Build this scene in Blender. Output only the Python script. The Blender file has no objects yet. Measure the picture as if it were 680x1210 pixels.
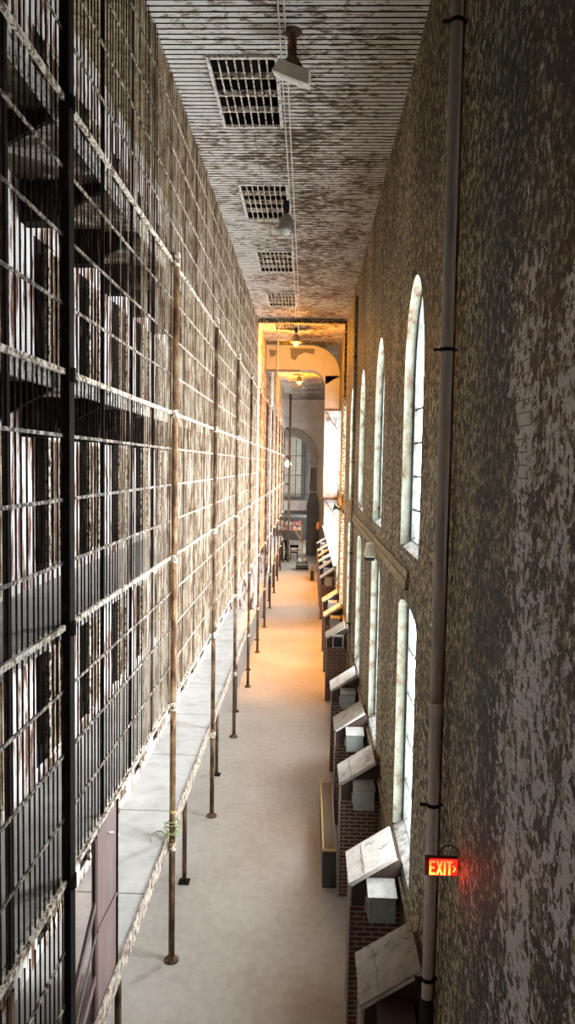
import bpy, bmesh, math, random
from mathutils import Vector, Matrix
random.seed(7)
D = bpy.data; SC = bpy.context.scene; COL = SC.collection
PI = math.pi

# ------------------------------------------------------------------ helpers
class MB:
    """collects shapes into one mesh"""
    def __init__(s): s.v = []; s.f = []
    def face(s, pts):
        n = len(s.v); s.v += [tuple(p) for p in pts]; s.f.append(list(range(n, n+len(pts)))); return s
    def hexa(s, p):          # 8 points: bottom loop 0-3, top loop 4-7
        n = len(s.v); s.v += [tuple(q) for q in p]
        for f in ((3,2,1,0),(4,5,6,7),(0,1,5,4),(1,2,6,5),(2,3,7,6),(3,0,4,7)): s.f.append([n+i for i in f])
        return s
    def box(s, x0, x1, y0, y1, z0, z1):
        return s.hexa([(x0,y0,z0),(x1,y0,z0),(x1,y1,z0),(x0,y1,z0),(x0,y0,z1),(x1,y0,z1),(x1,y1,z1),(x0,y1,z1)])
    def prism(s, pts, off):  # planar loop extruded by a vector
        n = len(pts); k = len(s.v); o = Vector(off)
        s.v += [tuple(p) for p in pts] + [tuple(Vector(p)+o) for p in pts]
        s.f.append([k+i for i in range(n)][::-1]); s.f.append([k+n+i for i in range(n)])
        for i in range(n): j = (i+1) % n; s.f.append([k+i, k+j, k+n+j, k+n+i])
        return s
    def tube(s, path, r, seg=10, caps=True):
        path = [Vector(p) for p in path]; m = len(path)
        rs = r if isinstance(r, (list, tuple)) else [r]*m
        t0 = (path[1]-path[0]).normalized()
        u = t0.orthogonal().normalized(); base = len(s.v)
        for i, p in enumerate(path):
            t = (path[min(i+1,m-1)]-path[max(i-1,0)]).normalized()
            u = (u - t*u.dot(t)).normalized(); w = t.cross(u)
            for j in range(seg):
                a = 2*PI*j/seg; s.v.append(tuple(p+(u*math.cos(a)+w*math.sin(a))*rs[i]))
        for i in range(m-1):
            for j in range(seg):
                k = (j+1) % seg
                s.f.append([base+i*seg+j, base+i*seg+k, base+(i+1)*seg+k, base+(i+1)*seg+j])
        if caps:
            s.f.append([base+j for j in range(seg)][::-1]); s.f.append([base+(m-1)*seg+j for j in range(seg)])
        return s
    def lathe(s, prof, c=(0,0,0), seg=20, M=None):   # prof: (r, z)
        base = len(s.v); c = Vector(c)
        for r, z in prof:
            for j in range(seg):
                a = 2*PI*j/seg; p = Vector((r*math.cos(a), r*math.sin(a), z))
                s.v.append(tuple(c + (M @ p if M else p)))
        for i in range(len(prof)-1):
            for j in range(seg):
                k = (j+1) % seg
                s.f.append([base+i*seg+j, base+i*seg+k, base+(i+1)*seg+k, base+(i+1)*seg+j])
        return s
    def xf(s, M): s.v = [tuple(M @ Vector(p)) for p in s.v]; return s
    def mesh(s, name, m, smooth=False):
        me = D.meshes.new(name); me.from_pydata(s.v, [], s.f); me.update()
        if m: me.materials.append(m)
        bm = bmesh.new(); bm.from_mesh(me); bmesh.ops.recalc_face_normals(bm, faces=bm.faces[:]); bm.to_mesh(me); bm.free()
        if smooth:
            for p in me.polygons: p.use_smooth = True
        return me
    def build(s, name, m, parent=None, smooth=False, bevel=0, loc=None):
        return link(name, s.mesh(name, m, smooth), parent, bevel, loc)

def link(name, me, parent=None, bevel=0, loc=None):
    o = D.objects.new(name, me); COL.objects.link(o)
    if parent: o.parent = parent
    if loc: o.location = loc
    if bevel:
        b = o.modifiers.new('bevel', 'BEVEL'); b.width = bevel; b.segments = 2; b.limit_method = 'ANGLE'
    return o
def tag(o, label=None, cat=None, group=None, kind=None):
    if label: o['label'] = label
    if cat: o['category'] = cat
    if group: o['group'] = group
    if kind: o['kind'] = kind
    return o
def thing(name, label, cat, loc=(0,0,0), group=None, rz=0):
    o = D.objects.new(name, None); COL.objects.link(o); o.empty_display_size = .1
    o.location = loc; o.rotation_euler = (0,0,rz)
    return tag(o, label, cat, group)
def struct(name, mb, m, smooth=False, label=None):
    o = mb.build(name, m, None, smooth); o['kind'] = 'structure'
    if label: o['label'] = label
    return o
KIDS = {}
def dup(root, loc, label=None, group=None):
    r = root.copy(); COL.objects.link(r); r.location = loc
    if label: r['label'] = label
    if group: r['group'] = group
    for ch in root.children:
        c = ch.copy(); COL.objects.link(c); c.parent = r
        for g in ch.children:
            d = g.copy(); COL.objects.link(d); d.parent = c
    return r
ORD = ['nearest','second','third','fourth','fifth','sixth','seventh','eighth','ninth','tenth','eleventh','twelfth','thirteenth','fourteenth','fifteenth']

# ------------------------------------------------------------------ materials
class N:
    def __init__(s, name):
        s.m = D.materials.new(name); s.m.use_nodes = True; s.t = s.m.node_tree
        s.b = s.t.nodes['Principled BSDF']
    def new(s, t, **kw):
        n = s.t.nodes.new(t)
        for k, v in kw.items(): setattr(n, k, v)
        return n
    def ln(s, a, b): s.t.links.new(a, b)
    def pos(s, sc=(1,1,1)):
        g = s.new('ShaderNodeNewGeometry'); m = s.new('ShaderNodeMapping'); m.inputs['Scale'].default_value = sc
        s.ln(g.outputs['Position'], m.inputs['Vector']); return m.outputs['Vector']
    def noise(s, vec, scale, detail=6, rough=.6, dist=0):
        n = s.new('ShaderNodeTexNoise'); n.inputs['Scale'].default_value = scale; n.inputs['Detail'].default_value = detail
        n.inputs['Roughness'].default_value = rough; n.inputs['Distortion'].default_value = dist
        s.ln(vec, n.inputs['Vector']); return n.outputs['Fac']
    def ramp(s, fac, stops, interp='LINEAR'):
        r = s.new('ShaderNodeValToRGB'); r.color_ramp.interpolation = interp; e = r.color_ramp.elements
        while len(e) < len(stops): e.new(.5)
        for i, (p, c) in enumerate(stops):
            e[i].position = p; c = c if hasattr(c, '__len__') else (c, c, c); e[i].color = (*c[:3], 1)
        s.ln(fac, r.inputs['Fac']); return r.outputs['Color']
    def mix(s, fac, a, b, mode='MIX'):
        n = s.new('ShaderNodeMix', data_type='RGBA', blend_type=mode)
        for sock, v in ((n.inputs[0], fac), (n.inputs[6], a), (n.inputs[7], b)):
            if hasattr(v, 'links'): s.ln(v, sock)
            elif hasattr(v, '__len__'): sock.default_value = (*v[:3], 1)
            else: sock.default_value = v
        return n.outputs[2]
    def math(s, op, a, b=0., clamp=False):
        n = s.new('ShaderNodeMath', operation=op); n.use_clamp = clamp
        for sock, v in ((n.inputs[0], a), (n.inputs[1], b)):
            if hasattr(v, 'links'): s.ln(v, sock)
            else: sock.default_value = v
        return n.outputs[0]
    def sep(s):
        g = s.new('ShaderNodeNewGeometry'); q = s.new('ShaderNodeSeparateXYZ'); s.ln(g.outputs['Position'], q.inputs[0]); return q.outputs
    def rng(s, v, a, b, c=0., d=1.):
        n = s.new('ShaderNodeMapRange'); n.inputs[1].default_value = a; n.inputs[2].default_value = b
        n.inputs[3].default_value = c; n.inputs[4].default_value = d; s.ln(v, n.inputs[0]); return n.outputs[0]
    def bump(s, h, strength=.5, dist=.02):
        n = s.new('ShaderNodeBump'); n.inputs['Strength'].default_value = strength; n.inputs['Distance'].default_value = dist
        s.ln(h, n.inputs['Height']); s.ln(n.outputs['Normal'], s.b.inputs['Normal'])
    def fin(s, col, rough=.7, metal=0., spec=.3):
        if hasattr(col, 'links'): s.ln(col, s.b.inputs['Base Color'])
        else: s.b.inputs['Base Color'].default_value = (*col, 1)
        s.b.inputs['Roughness'].default_value = rough; s.b.inputs['Metallic'].default_value = metal
        s.b.inputs['Specular IOR Level'].default_value = spec
        return s.m

def flaky(name, stops, scale=9, stretch=(1,1,1), rough=.75, bump=.5, dist=.015, detail=7, nr=.65, metal=0, spec=.25):
    n = N(name); f = n.noise(n.pos(stretch), scale, detail, nr)
    c = n.ramp(f, stops)
    if bump: n.bump(f, bump, dist)
    return n.fin(c, rough, metal, spec)
def plain(name, c, rough=.6, metal=0, var=.12, scale=6, spec=.3):
    n = N(name); f = n.noise(n.pos(), scale, 4)
    a = tuple(x*(1-var) for x in c); b = tuple(min(1, x*(1+var)) for x in c)
    return n.fin(n.ramp(f, [(.3, a), (.7, b)]), rough, metal, spec)
def glow(name, c, st):
    n = N(name); n.b.inputs['Base Color'].default_value = (*c, 1)
    n.b.inputs['Emission Color'].default_value = (*c, 1); n.b.inputs['Emission Strength'].default_value = st
    return n.m

M = {}
M['bar'] = flaky('flaking_cream_paint_on_rust', [(.34,(.13,.075,.048)),(.45,(.30,.20,.125)),(.54,(.52,.42,.30)),(.64,(.70,.62,.50)),(.78,(.80,.76,.68))], 5, (1,1,.5), .7, 0)
M['bar_shaded'] = flaky('shaded_flecked_bar', [(.42,(.012,.008,.006)),(.55,(.035,.021,.015)),(.66,(.15,.10,.07)),(.76,(.50,.42,.33))], 9, (1,1,.45), .75, 0, spec=.12)  # darkened copy for the near-bay bars, their shade put into the colour
M['rail_shaded'] = flaky('shaded_chipped_rail', [(.40,(.02,.014,.01)),(.50,(.10,.07,.05)),(.56,(.45,.38,.30)),(.68,(.70,.64,.56))], 16, (1,1,1), .6, 0)  # darkened rail copy, the near bays' shade put into the colour
M['rail_tan'] = flaky('tan_chipped_rail', [(.36,(.13,.085,.055)),(.48,(.42,.33,.23)),(.58,(.70,.62,.50)),(.8,(.80,.77,.70))], 14, (1,1,1), .7, 0)
M['rail'] = flaky('chipped_pale_paint', [(.36,(.05,.035,.025)),(.47,(.35,.27,.18)),(.53,(.78,.72,.62)),(.8,(.85,.82,.75))], 16, (1,1,1), .7, .4)
M['post'] = flaky('dark_rusted_steel', [(.35,(.03,.02,.014)),(.5,(.10,.055,.03)),(.65,(.22,.13,.07))], 10, (1,1,.4), .75, .4)
M['pipe_rust'] = flaky('orange_rust_pipe', [(.32,(.05,.028,.018)),(.46,(.20,.10,.05)),(.58,(.42,.26,.13)),(.72,(.62,.52,.38))], 9, (1,1,.35), .7, .5)
M['pipe_brown'] = flaky('brown_rust_pipe', [(.34,(.04,.024,.017)),(.48,(.15,.085,.05)),(.60,(.34,.23,.14)),(.72,(.60,.50,.38))], 9, (1,1,.35), .7, .5)
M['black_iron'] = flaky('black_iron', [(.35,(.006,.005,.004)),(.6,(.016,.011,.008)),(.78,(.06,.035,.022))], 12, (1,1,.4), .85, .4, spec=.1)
M['fascia'] = flaky('peeling_white_fascia', [(.36,(.09,.07,.05)),(.44,(.36,.32,.27)),(.50,(.70,.67,.62)),(.8,(.84,.82,.78))], 20, (1,1,1), .7, .7)
M['channel'] = flaky('flaking_beige_channel', [(.36,(.07,.05,.038)),(.44,(.26,.20,.15)),(.52,(.50,.43,.35)),(.62,(.72,.67,.59))], 11, (1,1,1), .7, .5)
M['plaster'] = flaky('peeling_cell_plaster', [(.34,(.05,.022,.015)),(.42,(.22,.10,.065)),(.47,(.55,.43,.36)),(.51,(.84,.81,.78)),(.8,(.92,.92,.91))], 4.0, (1.6,1.8,.35), .85, .6, .02, 9)
M['cell'] = plain('dim_cell_plaster', (.10,.085,.07), .9)  # plaster darkened so the colour itself gives the cells' dimness
M['soffit'] = flaky('brown_soffit_plate', [(.38,(.035,.024,.014)),(.52,(.10,.07,.045)),(.60,(.36,.32,.28)),(.75,(.62,.60,.58))], 2.5)
M['deck'] = flaky('grey_deck_concrete', [(.3,(.42,.41,.39)),(.7,(.62,.61,.58))], 3, bump=.15)
def walk_mat():
    n = N('pale_walkway_concrete'); x, y, z = n.sep(); f = n.noise(n.pos(), 1.8, 9, .68)
    c = n.ramp(f, [(.28,(.36,.35,.335)),(.5,(.50,.49,.465)),(.75,(.62,.61,.585))])
    w = n.math('ADD', y, n.math('MULTIPLY', f, .05)); j = n.math('FRACT', n.math('DIVIDE', w, 2.385))
    c = n.mix(n.math('LESS_THAN', j, .012), c, (.17,.16,.15)); n.bump(f, .12, .015); return n.fin(c, .7)
M['walk'] = walk_mat()

def floor_mat():
    n = N('worn_concrete_floor'); a = n.noise(n.pos(), .55, 8, .62); b = n.noise(n.pos(), 6, 6, .6)
    c = n.ramp(a, [(.3,(.31,.278,.24)),(.5,(.40,.362,.315)),(.7,(.47,.432,.38))])
    c = n.mix(.25, c, n.ramp(b, [(.35,(.2,.19,.17)),(.65,(.45,.43,.39))]))
    n.bump(b, .06, .01); m = n.fin(c, .42, 0, .4)
    n.ln(n.ramp(a, [(.3,.34),(.7,.55)]), n.b.inputs['Roughness']); return m
M['floor'] = floor_mat()

def wall_mat():
    n = N('peeling_olive_wall_paint'); x, y, z = n.sep()
    fine = n.noise(n.pos((1,.85,.75)), 15, 8, .70, .2)
    big = n.noise(n.pos((1,1,.35)), 1.1, 5, .6)
    vfine = n.noise(n.pos((1,.8,.7)), 36, 5, .7)
    fx = n.math('ADD', fine, n.math('MULTIPLY', n.math('SUBTRACT', big, .5), .25))
    fx = n.math('ADD', fx, n.math('MULTIPLY', n.math('SUBTRACT', vfine, .5), .55))
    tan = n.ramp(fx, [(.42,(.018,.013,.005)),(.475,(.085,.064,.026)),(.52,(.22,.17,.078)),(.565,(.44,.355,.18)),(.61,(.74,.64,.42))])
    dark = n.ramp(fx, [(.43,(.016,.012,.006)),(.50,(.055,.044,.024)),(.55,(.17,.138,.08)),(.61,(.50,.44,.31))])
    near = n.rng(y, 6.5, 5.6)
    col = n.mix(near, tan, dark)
    # sheets of white paint still holding on the blank stretch of wall
    patch = n.noise(n.pos((1,1.2,.40)), 1.3, 3, .5)
    f2 = n.noise(n.pos((1,.9,.75)), 14, 6, .66, .3)
    pv = n.math('ADD', n.math('MULTIPLY', patch, .75), n.math('MULTIPLY', f2, 1.25))
    pv = n.math('ADD', pv, n.rng(y, 6.0, 4.6, -.24, .0))
    pv = n.math('ADD', pv, n.rng(z, 8.7, 10.8, 0., -.20))
    pv = n.math('SUBTRACT', pv, .5)
    pm = n.ramp(pv, [(.515, 0.), (.53, 1.)])
    br = n.new('ShaderNodeTexBrick'); cv = n.new('ShaderNodeCombineXYZ'); n.ln(y, cv.inputs[0]); n.ln(z, cv.inputs[1])
    n.ln(cv.outputs[0], br.inputs['Vector']); br.inputs['Scale'].default_value = 1; br.inputs['Brick Width'].default_value = .20
    br.inputs['Row Height'].default_value = .085; br.inputs['Mortar Size'].default_value = .0045
    br.inputs['Color1'].default_value = (.88,.86,.84,1); br.inputs['Color2'].default_value = (.80,.78,.75,1); br.inputs['Mortar'].default_value = (.25,.23,.2,1)
    wp = n.ramp(vfine, [(.35,(.62,.60,.57)),(.6,(.86,.84,.82))])
    bm = n.ramp(n.math('ADD', n.math('MULTIPLY', patch, .8), n.math('MULTIPLY', vfine, .35)), [(.635, 0.), (.665, 1.)])
    white = n.mix(bm, wp, br.outputs['Color'])
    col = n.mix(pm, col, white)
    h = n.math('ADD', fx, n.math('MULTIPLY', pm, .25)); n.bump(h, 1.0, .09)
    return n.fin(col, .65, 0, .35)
M['wall'] = wall_mat()

def ceil_mat():
    n = N('peeling_ceiling_planks'); x, y, z = n.sep()
    a = n.noise(n.pos((1,1,1)), .9, 4, .6); f = n.noise(n.pos((.55,1.2,1)), 8, 8, .68, .6)
    v = n.math('ADD', n.math('MULTIPLY', n.math('SUBTRACT', a, .5), .38), f)
    v = n.math('ADD', v, n.rng(y, 9, 14, .075, .0))
    v = n.math('ADD', v, n.math('MULTIPLY', n.math('SUBTRACT', n.math('ABSOLUTE', n.math('ADD', x, .1)), .45), .05))
    c = n.ramp(v, [(.38,(.055,.04,.028)),(.46,(.20,.155,.112)),(.515,(.38,.325,.26)),(.545,(.64,.615,.565)),(.7,(.72,.70,.66))])
    n.bump(v, .9, .05); return n.fin(c, .75, 0, .3)
M['ceil'] = ceil_mat()

def brick_mat():
    n = N('red_brown_brick'); x, y, z = n.sep(); cv = n.new('ShaderNodeCombineXYZ')
    n.ln(n.math('ADD', x, y), cv.inputs[0]); n.ln(z, cv.inputs[1]); br = n.new('ShaderNodeTexBrick')
    n.ln(cv.outputs[0], br.inputs['Vector']); br.inputs['Scale'].default_value = 1; br.inputs['Brick Width'].default_value = .21
    br.inputs['Row Height'].default_value = .072; br.inputs['Mortar Size'].default_value = .009
    br.inputs['Color1'].default_value = (.13,.05,.034,1); br.inputs['Color2'].default_value = (.085,.034,.026,1); br.inputs['Mortar'].default_value = (.30,.25,.22,1)
    n.bump(br.outputs['Fac'], -.5, .01); return n.fin(br.outputs['Color'], .8)
M['brick'] = brick_mat()
M['reveal'] = flaky('flaking_window_reveal', [(.34,(.06,.035,.022)),(.40,(.12,.085,.06)),(.46,(.14,.14,.10)),(.56,(.17,.18,.145)),(.72,(.22,.215,.195))], 6, (1,1,.8), .8, .6)
M['frame'] = flaky('white_window_frame', [(.35,(.5,.5,.46)),(.6,(.8,.82,.78))], 8, bump=.1)
M['wframe'] = flaky('weathered_window_frame', [(.35,(.06,.065,.055)),(.6,(.12,.13,.12))], 8, bump=.1)
M['sill'] = flaky('dusty_sill', [(.36,(.10,.095,.085)),(.48,(.24,.235,.22)),(.62,(.33,.325,.31))], 9, bump=.2)
M['trim'] = flaky('tan_trim', [(.35,(.10,.075,.04)),(.5,(.28,.22,.13)),(.7,(.46,.38,.25))], 9, bump=.5)
M['greypipe'] = flaky('grey_painted_pipe', [(.3,(.30,.255,.215)),(.7,(.42,.365,.315))], 5, (1,1,.3), .5, .08)
M['greypipe2'] = flaky('pinkish_painted_pipe', [(.3,(.42,.34,.31)),(.7,(.56,.46,.42))], 5, (1,1,.3), .5, .08)
M['board'] = flaky('dusty_white_board', [(.30,(.16,.13,.10)),(.38,(.40,.365,.325)),(.55,(.52,.49,.455)),(.75,(.58,.56,.53))], 5, bump=.12, detail=9)
M['board_dull'] = flaky('dusty_tan_board', [(.30,(.08,.06,.045)),(.42,(.20,.17,.138)),(.7,(.28,.245,.205))], 6, bump=.15, detail=9)
M['boxgrey'] = plain('grey_green_metal_box', (.30,.33,.31), .45)
M['boxtop'] = flaky('dusty_box_lid', [(.3,(.19,.18,.165)),(.7,(.32,.31,.29))], 10, bump=.2)
M['housing'] = plain('dark_brown_housing', (.055,.035,.026), .7)
M['edge'] = plain('pale_steel_edge', (.36,.31,.27), .5)
M['yellow'] = plain('yellow_wood_trim', (.62,.45,.17), .5)
M['case'] = plain('black_case_panel', (.05,.042,.036), .5)
M['glassdark'] = plain('dusty_case_top', (.07,.068,.064), .35)
M['duct'] = flaky('white_duct_paint', [(.22,(.20,.19,.175)),(.30,(.38,.38,.37)),(.7,(.46,.46,.45))], 1.6, bump=.05)
M['ductpatch'] = plain('bare_grey_patch', (.14,.14,.14), .8)
M['purple'] = flaky('purple_brown_sheet', [(.3,(.20,.135,.125)),(.7,(.33,.24,.225))], 1.6, (1.5,1.5,.3), .6, .05)
M['shade'] = plain('cream_lamp_shade', (.72,.66,.54), .5)
M['bell'] = plain('grey_bell_shade', (.24,.22,.20), .5)
M['endwall'] = flaky('blotchy_end_plaster', [(.3,(.55,.53,.49)),(.5,(.72,.70,.68)),(.75,(.80,.79,.78))], 1.2, bump=.1)
M['stone'] = flaky('grey_stone', [(.3,(.26,.25,.22)),(.7,(.40,.385,.345))], 2, bump=.1)
M['darkstone'] = flaky('dark_grey_stone', [(.3,(.075,.072,.068)),(.7,(.14,.135,.13))], 2, bump=.1)
M['darkgreen'] = plain('green_grey_body', (.06,.08,.07), .4)
M['tyre'] = plain('black_rubber', (.015,.015,.015), .8)
M['wood'] = plain('brown_wood', (.22,.12,.06), .6)
M['orange'] = plain('orange_plastic', (.65,.20,.06), .5)
M['cream'] = plain('cream_vinyl', (.6,.56,.46), .6)
M['red'] = plain('red_card', (.5,.07,.05), .7)
M['green'] = plain('green_rubber_cord', (.28,.40,.15), .6)
M['strap'] = plain('yellow_strap', (.65,.52,.20), .6)
M['wire'] = plain('grey_conduit', (.62,.58,.52), .5)
def glass(name, tint=(.93,.96,.96), gl=.08):
    n = N(name); t = n.new('ShaderNodeBsdfTransparent'); t.inputs[0].default_value = (*tint, 1)
    g = n.new('ShaderNodeBsdfGlossy'); g.inputs['Roughness'].default_value = .05; mx = n.new('ShaderNodeMixShader'); mx.inputs[0].default_value = gl
    n.ln(t.outputs[0], mx.inputs[1]); n.ln(g.outputs[0], mx.inputs[2]); n.ln(mx.outputs[0], n.t.nodes['Material Output'].inputs['Surface']); return n.m
M['glass'] = glass('window_glass')
M['hallglass'] = glass('dusty_hall_glass', (.8,.8,.76), .1)
M['mesh'] = glass('dusty_mesh_sheet', (.93,.89,.88), .03)
M['bulb'] = glow('sodium_bulb', (1.,.52,.10), 9)
M['warmbulb'] = glow('warm_bulb', (1.,.80,.5), 12)
M['exitface'] = glow('exit_red_face', (1.,.018,.012), .9)
def exit_letter():
    n = N('exit_letter_glow'); x, y, z = n.sep()
    c = n.ramp(n.rng(z, 4.30, 4.46), [(0,(1.,.62,.08)),(.55,(1.,.22,.03)),(1,(1.,.07,.03))])
    n.ln(c, n.b.inputs['Emission Color']); n.b.inputs['Emission Strength'].default_value = 2.2; return n.fin(c)
M['exitletter'] = exit_letter()
M['exitbody'] = plain('dark_red_housing', (.12,.01,.01), .4)

# ------------------------------------------------------------------ dimensions (metres; camera stands at the origin, 7.88 above the floor)
EYE = 7.88; BAY = 4.77; Y0 = 1.48; NB = 12
YE = 64.0; ZC = 13.6; XW = 1.385; XS = -2.13; XC = -3.1
DECKS = [4.15, 6.45, 8.65, 10.9]; WALK = 2.0
colY = [Y0 + BAY*i for i in range(NB+1)]
PIL = [(29.15, 30.95), (39.2, 41.8)]
def inpil(y): return any(a-.03 < y < b+.03 for a, b in PIL)

# ------------------------------------------------------------------ floor, ceiling
struct('floor', MB().box(-6, 3, -4, YE+14, -.2, 0), M['floor'])
VENT = [10.6 + 4.65*k for k in range(0, 11)]
VX0, VX1, VL = -1.52, -.60, 2.05
def ceiling():
    m = MB(); p = .12
    def strip(x0, x1, ya, yb):
        k0 = int(math.floor(ya/p)); y = ya
        while y < yb-1e-6:
            k = math.floor(y/p+1e-6); ye = min((k+1)*p, yb)
            g = min(k*p+.088, yb)
            if y < g:
                m.face([(x0,y,ZC),(x1,y,ZC),(x1,g,ZC),(x0,g,ZC)])
            if g < ye:
                m.face([(x0,g,ZC),(x1,g,ZC),(x1,g,ZC+.045),(x0,g,ZC+.045)])
                m.face([(x0,g,ZC+.045),(x1,g,ZC+.045),(x1,ye,ZC+.045),(x0,ye,ZC+.045)])
                m.face([(x0,ye,ZC+.045),(x1,ye,ZC+.045),(x1,ye,ZC),(x0,ye,ZC)])
            y = ye
    strip(XC-.1, VX0, -4, YE); strip(VX1, XW+.05, -4, YE)
    y = -4
    for v in VENT: strip(VX0, VX1, y, v); y = v+VL
    strip(VX0, VX1, y, YE)
    for v in VENT:                       # dark shafts above the grilles
        z = ZC+.6
        m.face([(VX0,v,ZC),(VX0,v+VL,ZC),(VX0,v+VL,z),(VX0,v,z)]); m.face([(VX1,v,ZC),(VX1,v+VL,ZC),(VX1,v+VL,z),(VX1,v,z)])
        m.face([(VX0,v,ZC),(VX1,v,ZC),(VX1,v,z),(VX0,v,z)]); m.face([(VX0,v+VL,ZC),(VX1,v+VL,ZC),(VX1,v+VL,z),(VX0,v+VL,z)])
        m.face([(VX0,v,z),(VX1,v,z),(VX1,v+VL,z),(VX0,v+VL,z)])
    me = m.mesh('ceiling', M['ceil']); me.materials.append(M['black_iron'])
    for q in me.polygons:
        if q.center.z > ZC+.02: q.material_index = 1  # grooves and shafts turned near-black, shade of the gaps put into the colour
    o = link('ceiling', me); o['kind'] = 'structure'
    struct('trim_1', MB().box(-6, 3, -4, YE+14, ZC+.62, ZC+.8), M['black_iron'])   # roof deck above
ceiling()

# ceiling grilles
def grille(i, y):
    t = thing('ceiling_grille', '%s rusty ceiling grille counting from the camera, over a dark opening' % ORD[i], 'grille', ((VX0+VX1)/2, y, ZC), 'ceiling grilles along the aisle')
    w = (VX1-VX0)/2
    f = MB().box(-w-.05,-w,-.05,VL+.05,-.04,.02).box(w,w+.05,-.05,VL+.05,-.04,.02).box(-w,w,-.05,0,-.04,.02).box(-w,w,VL,VL+.05,-.04,.02)
    f.build('frame', M['fascia'], t)
    for k in range(1, 4):
        MB().box(-w,w,VL*k/4-.016,VL*k/4+.016,-.035,.05).build('cross_beam', M['rail'], t)
    for k in range(1, 8):
        x = -w+2*w*k/8
        MB().box(x-.010,x+.010,0,VL,-.03,-.012).build('grille_bar', M['rail'], t)
    if i == 0: GR.append(t)
GR = []
for i, y in enumerate(VENT): grille(i, y)

# ------------------------------------------------------------------ right wall with two rows of windows
WC = [-1.4] + [10.02 + BAY*k for k in range(0, 11)]; WH = .9  # first window is added out of view, to brighten the near wall
ZU0, ZUS, ZUA = 6.72, 9.15, 10.45; ZL0, ZL1 = 2.42, 6.0
GX = XW + .15; XR = GX + .08
def arch(yc, zs, za, n=14, hw=WH):
    return [(yc+hw*math.cos(PI*i/n), zs+(za-zs)*math.sin(PI*i/n)) for i in range(n+1)]   # far side -> near side
def right_wall():
    m = MB(); rv = MB()
    for X in (XW, XR):
        edges = [-4.0]
        prev = -4.0
        for yc in WC:
            a, b = yc-WH, yc+WH
            m.face([(X,prev,0),(X,a,0),(X,a,ZC+.1),(X,prev,ZC+.1)])
            m.face([(X,a,0),(X,b,0),(X,b,ZL0),(X,a,ZL0)])
            lo = arch(yc, ZL1-.22, ZL1, 10)
            for (p, q) in zip(lo[:-1], lo[1:]): m.face([(X,p[0],p[1]),(X,q[0],q[1]),(X,q[0],ZU0),(X,p[0],ZU0)])
            up = arch(yc, ZUS, ZUA)
            for (p, q) in zip(up[:-1], up[1:]): m.face([(X,p[0],p[1]),(X,q[0],q[1]),(X,q[0],ZC+.1),(X,p[0],ZC+.1)])
            prev = b
        m.face([(X,prev,0),(X,YE,0),(X,YE,ZC+.1),(X,prev,ZC+.1)])
    for yc in WC:
        for z0, zs, za, n in ((ZU0,ZUS,ZUA,14),(ZL0,ZL1-.22,ZL1,10)):
            pts = [(yc+WH, z0)] + arch(yc, zs, za, n) + [(yc-WH, z0)]
            for p, q in zip(pts[:-1], pts[1:]):
                rv.face([(XW,*p),(XW,*q),(XR,*q),(XR,*p)])
    struct('wall_right', m, M['wall'])
    struct('trim_2', rv, M['reveal'], label='flaking reveals lining the right wall windows')
    s = MB()
    for yc in WC:
        for z0 in (ZU0, ZL0):
            s.hexa([(XW-.015,yc-WH+.005,z0-.10),(XR,yc-WH+.005,z0-.10),(XR,yc+WH-.005,z0-.10),(XW-.015,yc+WH-.005,z0-.10),
                    (XW-.015,yc-WH+.005,z0-.06),(XR,yc-WH+.005,z0+.12),(XR,yc+WH-.005,z0+.12),(XW-.015,yc+WH-.005,z0-.06)])
    struct('trim_3', s, M['sill'], label='white sloping window sills')
right_wall()
k = 0
for i, yc in enumerate(WC):
    for z0, zs, za, n in ((ZU0,ZUS,ZUA,14),(ZL0,ZL1-.22,ZL1,10)):
        k += 1
        pts = [(yc+WH, z0)] + arch(yc, zs, za, n) + [(yc-WH, z0)]
        inn = [(yc+(p[0]-yc)*.90, z0+.06+(p[1]-z0)*(1-.10/(za-z0))) for p in pts]
        f = MB()
        for X in (GX, GX+.07):
            for a in range(len(pts)-1):
                f.face([(X,*pts[a]),(X,*pts[a+1]),(X,*inn[a+1]),(X,*inn[a])])
        for a in range(len(pts)-1):
            f.face([(GX,*inn[a]),(GX,*inn[a+1]),(GX+.07,*inn[a+1]),(GX+.07,*inn[a])])
        f.box(GX+.01,GX+.06,yc-WH*.9,yc+WH*.9,z0,z0+.08)
        f.box(GX+.015,GX+.05,yc-.02,yc+.02,z0+.08,za-.1)
        nz = 5
        for q in range(1, nz):
            z = z0+(zs-z0)*q/nz+.05; f.box(GX+.015,GX+.05,yc-WH*.9,yc+WH*.9,z-.015,z+.015)
        w = f.build('window_%d' % k, M['wframe']); w['kind'] = 'structure'
        g = MB().face([(GX+.035,*p) for p in inn]).build('pane', M['glass'], w)
# ledges along the wall
struct('trim_4', MB().box(XW-.05,XW+.01,9.9,YE,6.20,6.34).box(XW-.03,XW+.01,9.9,YE,6.34,6.46), M['trim'], label='tan ledge between the two rows of windows')
struct('trim_5', MB().box(XW-.055,XW+.01,7.5,YE,2.16,2.24), M['trim'], label='thin tan ledge under the lower windows')
# ------------------------------------------------------------------ other walls
struct('wall_back', MB().box(-6,3,-4.2,-4,-.1,ZC+.8), M['soffit'])

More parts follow.
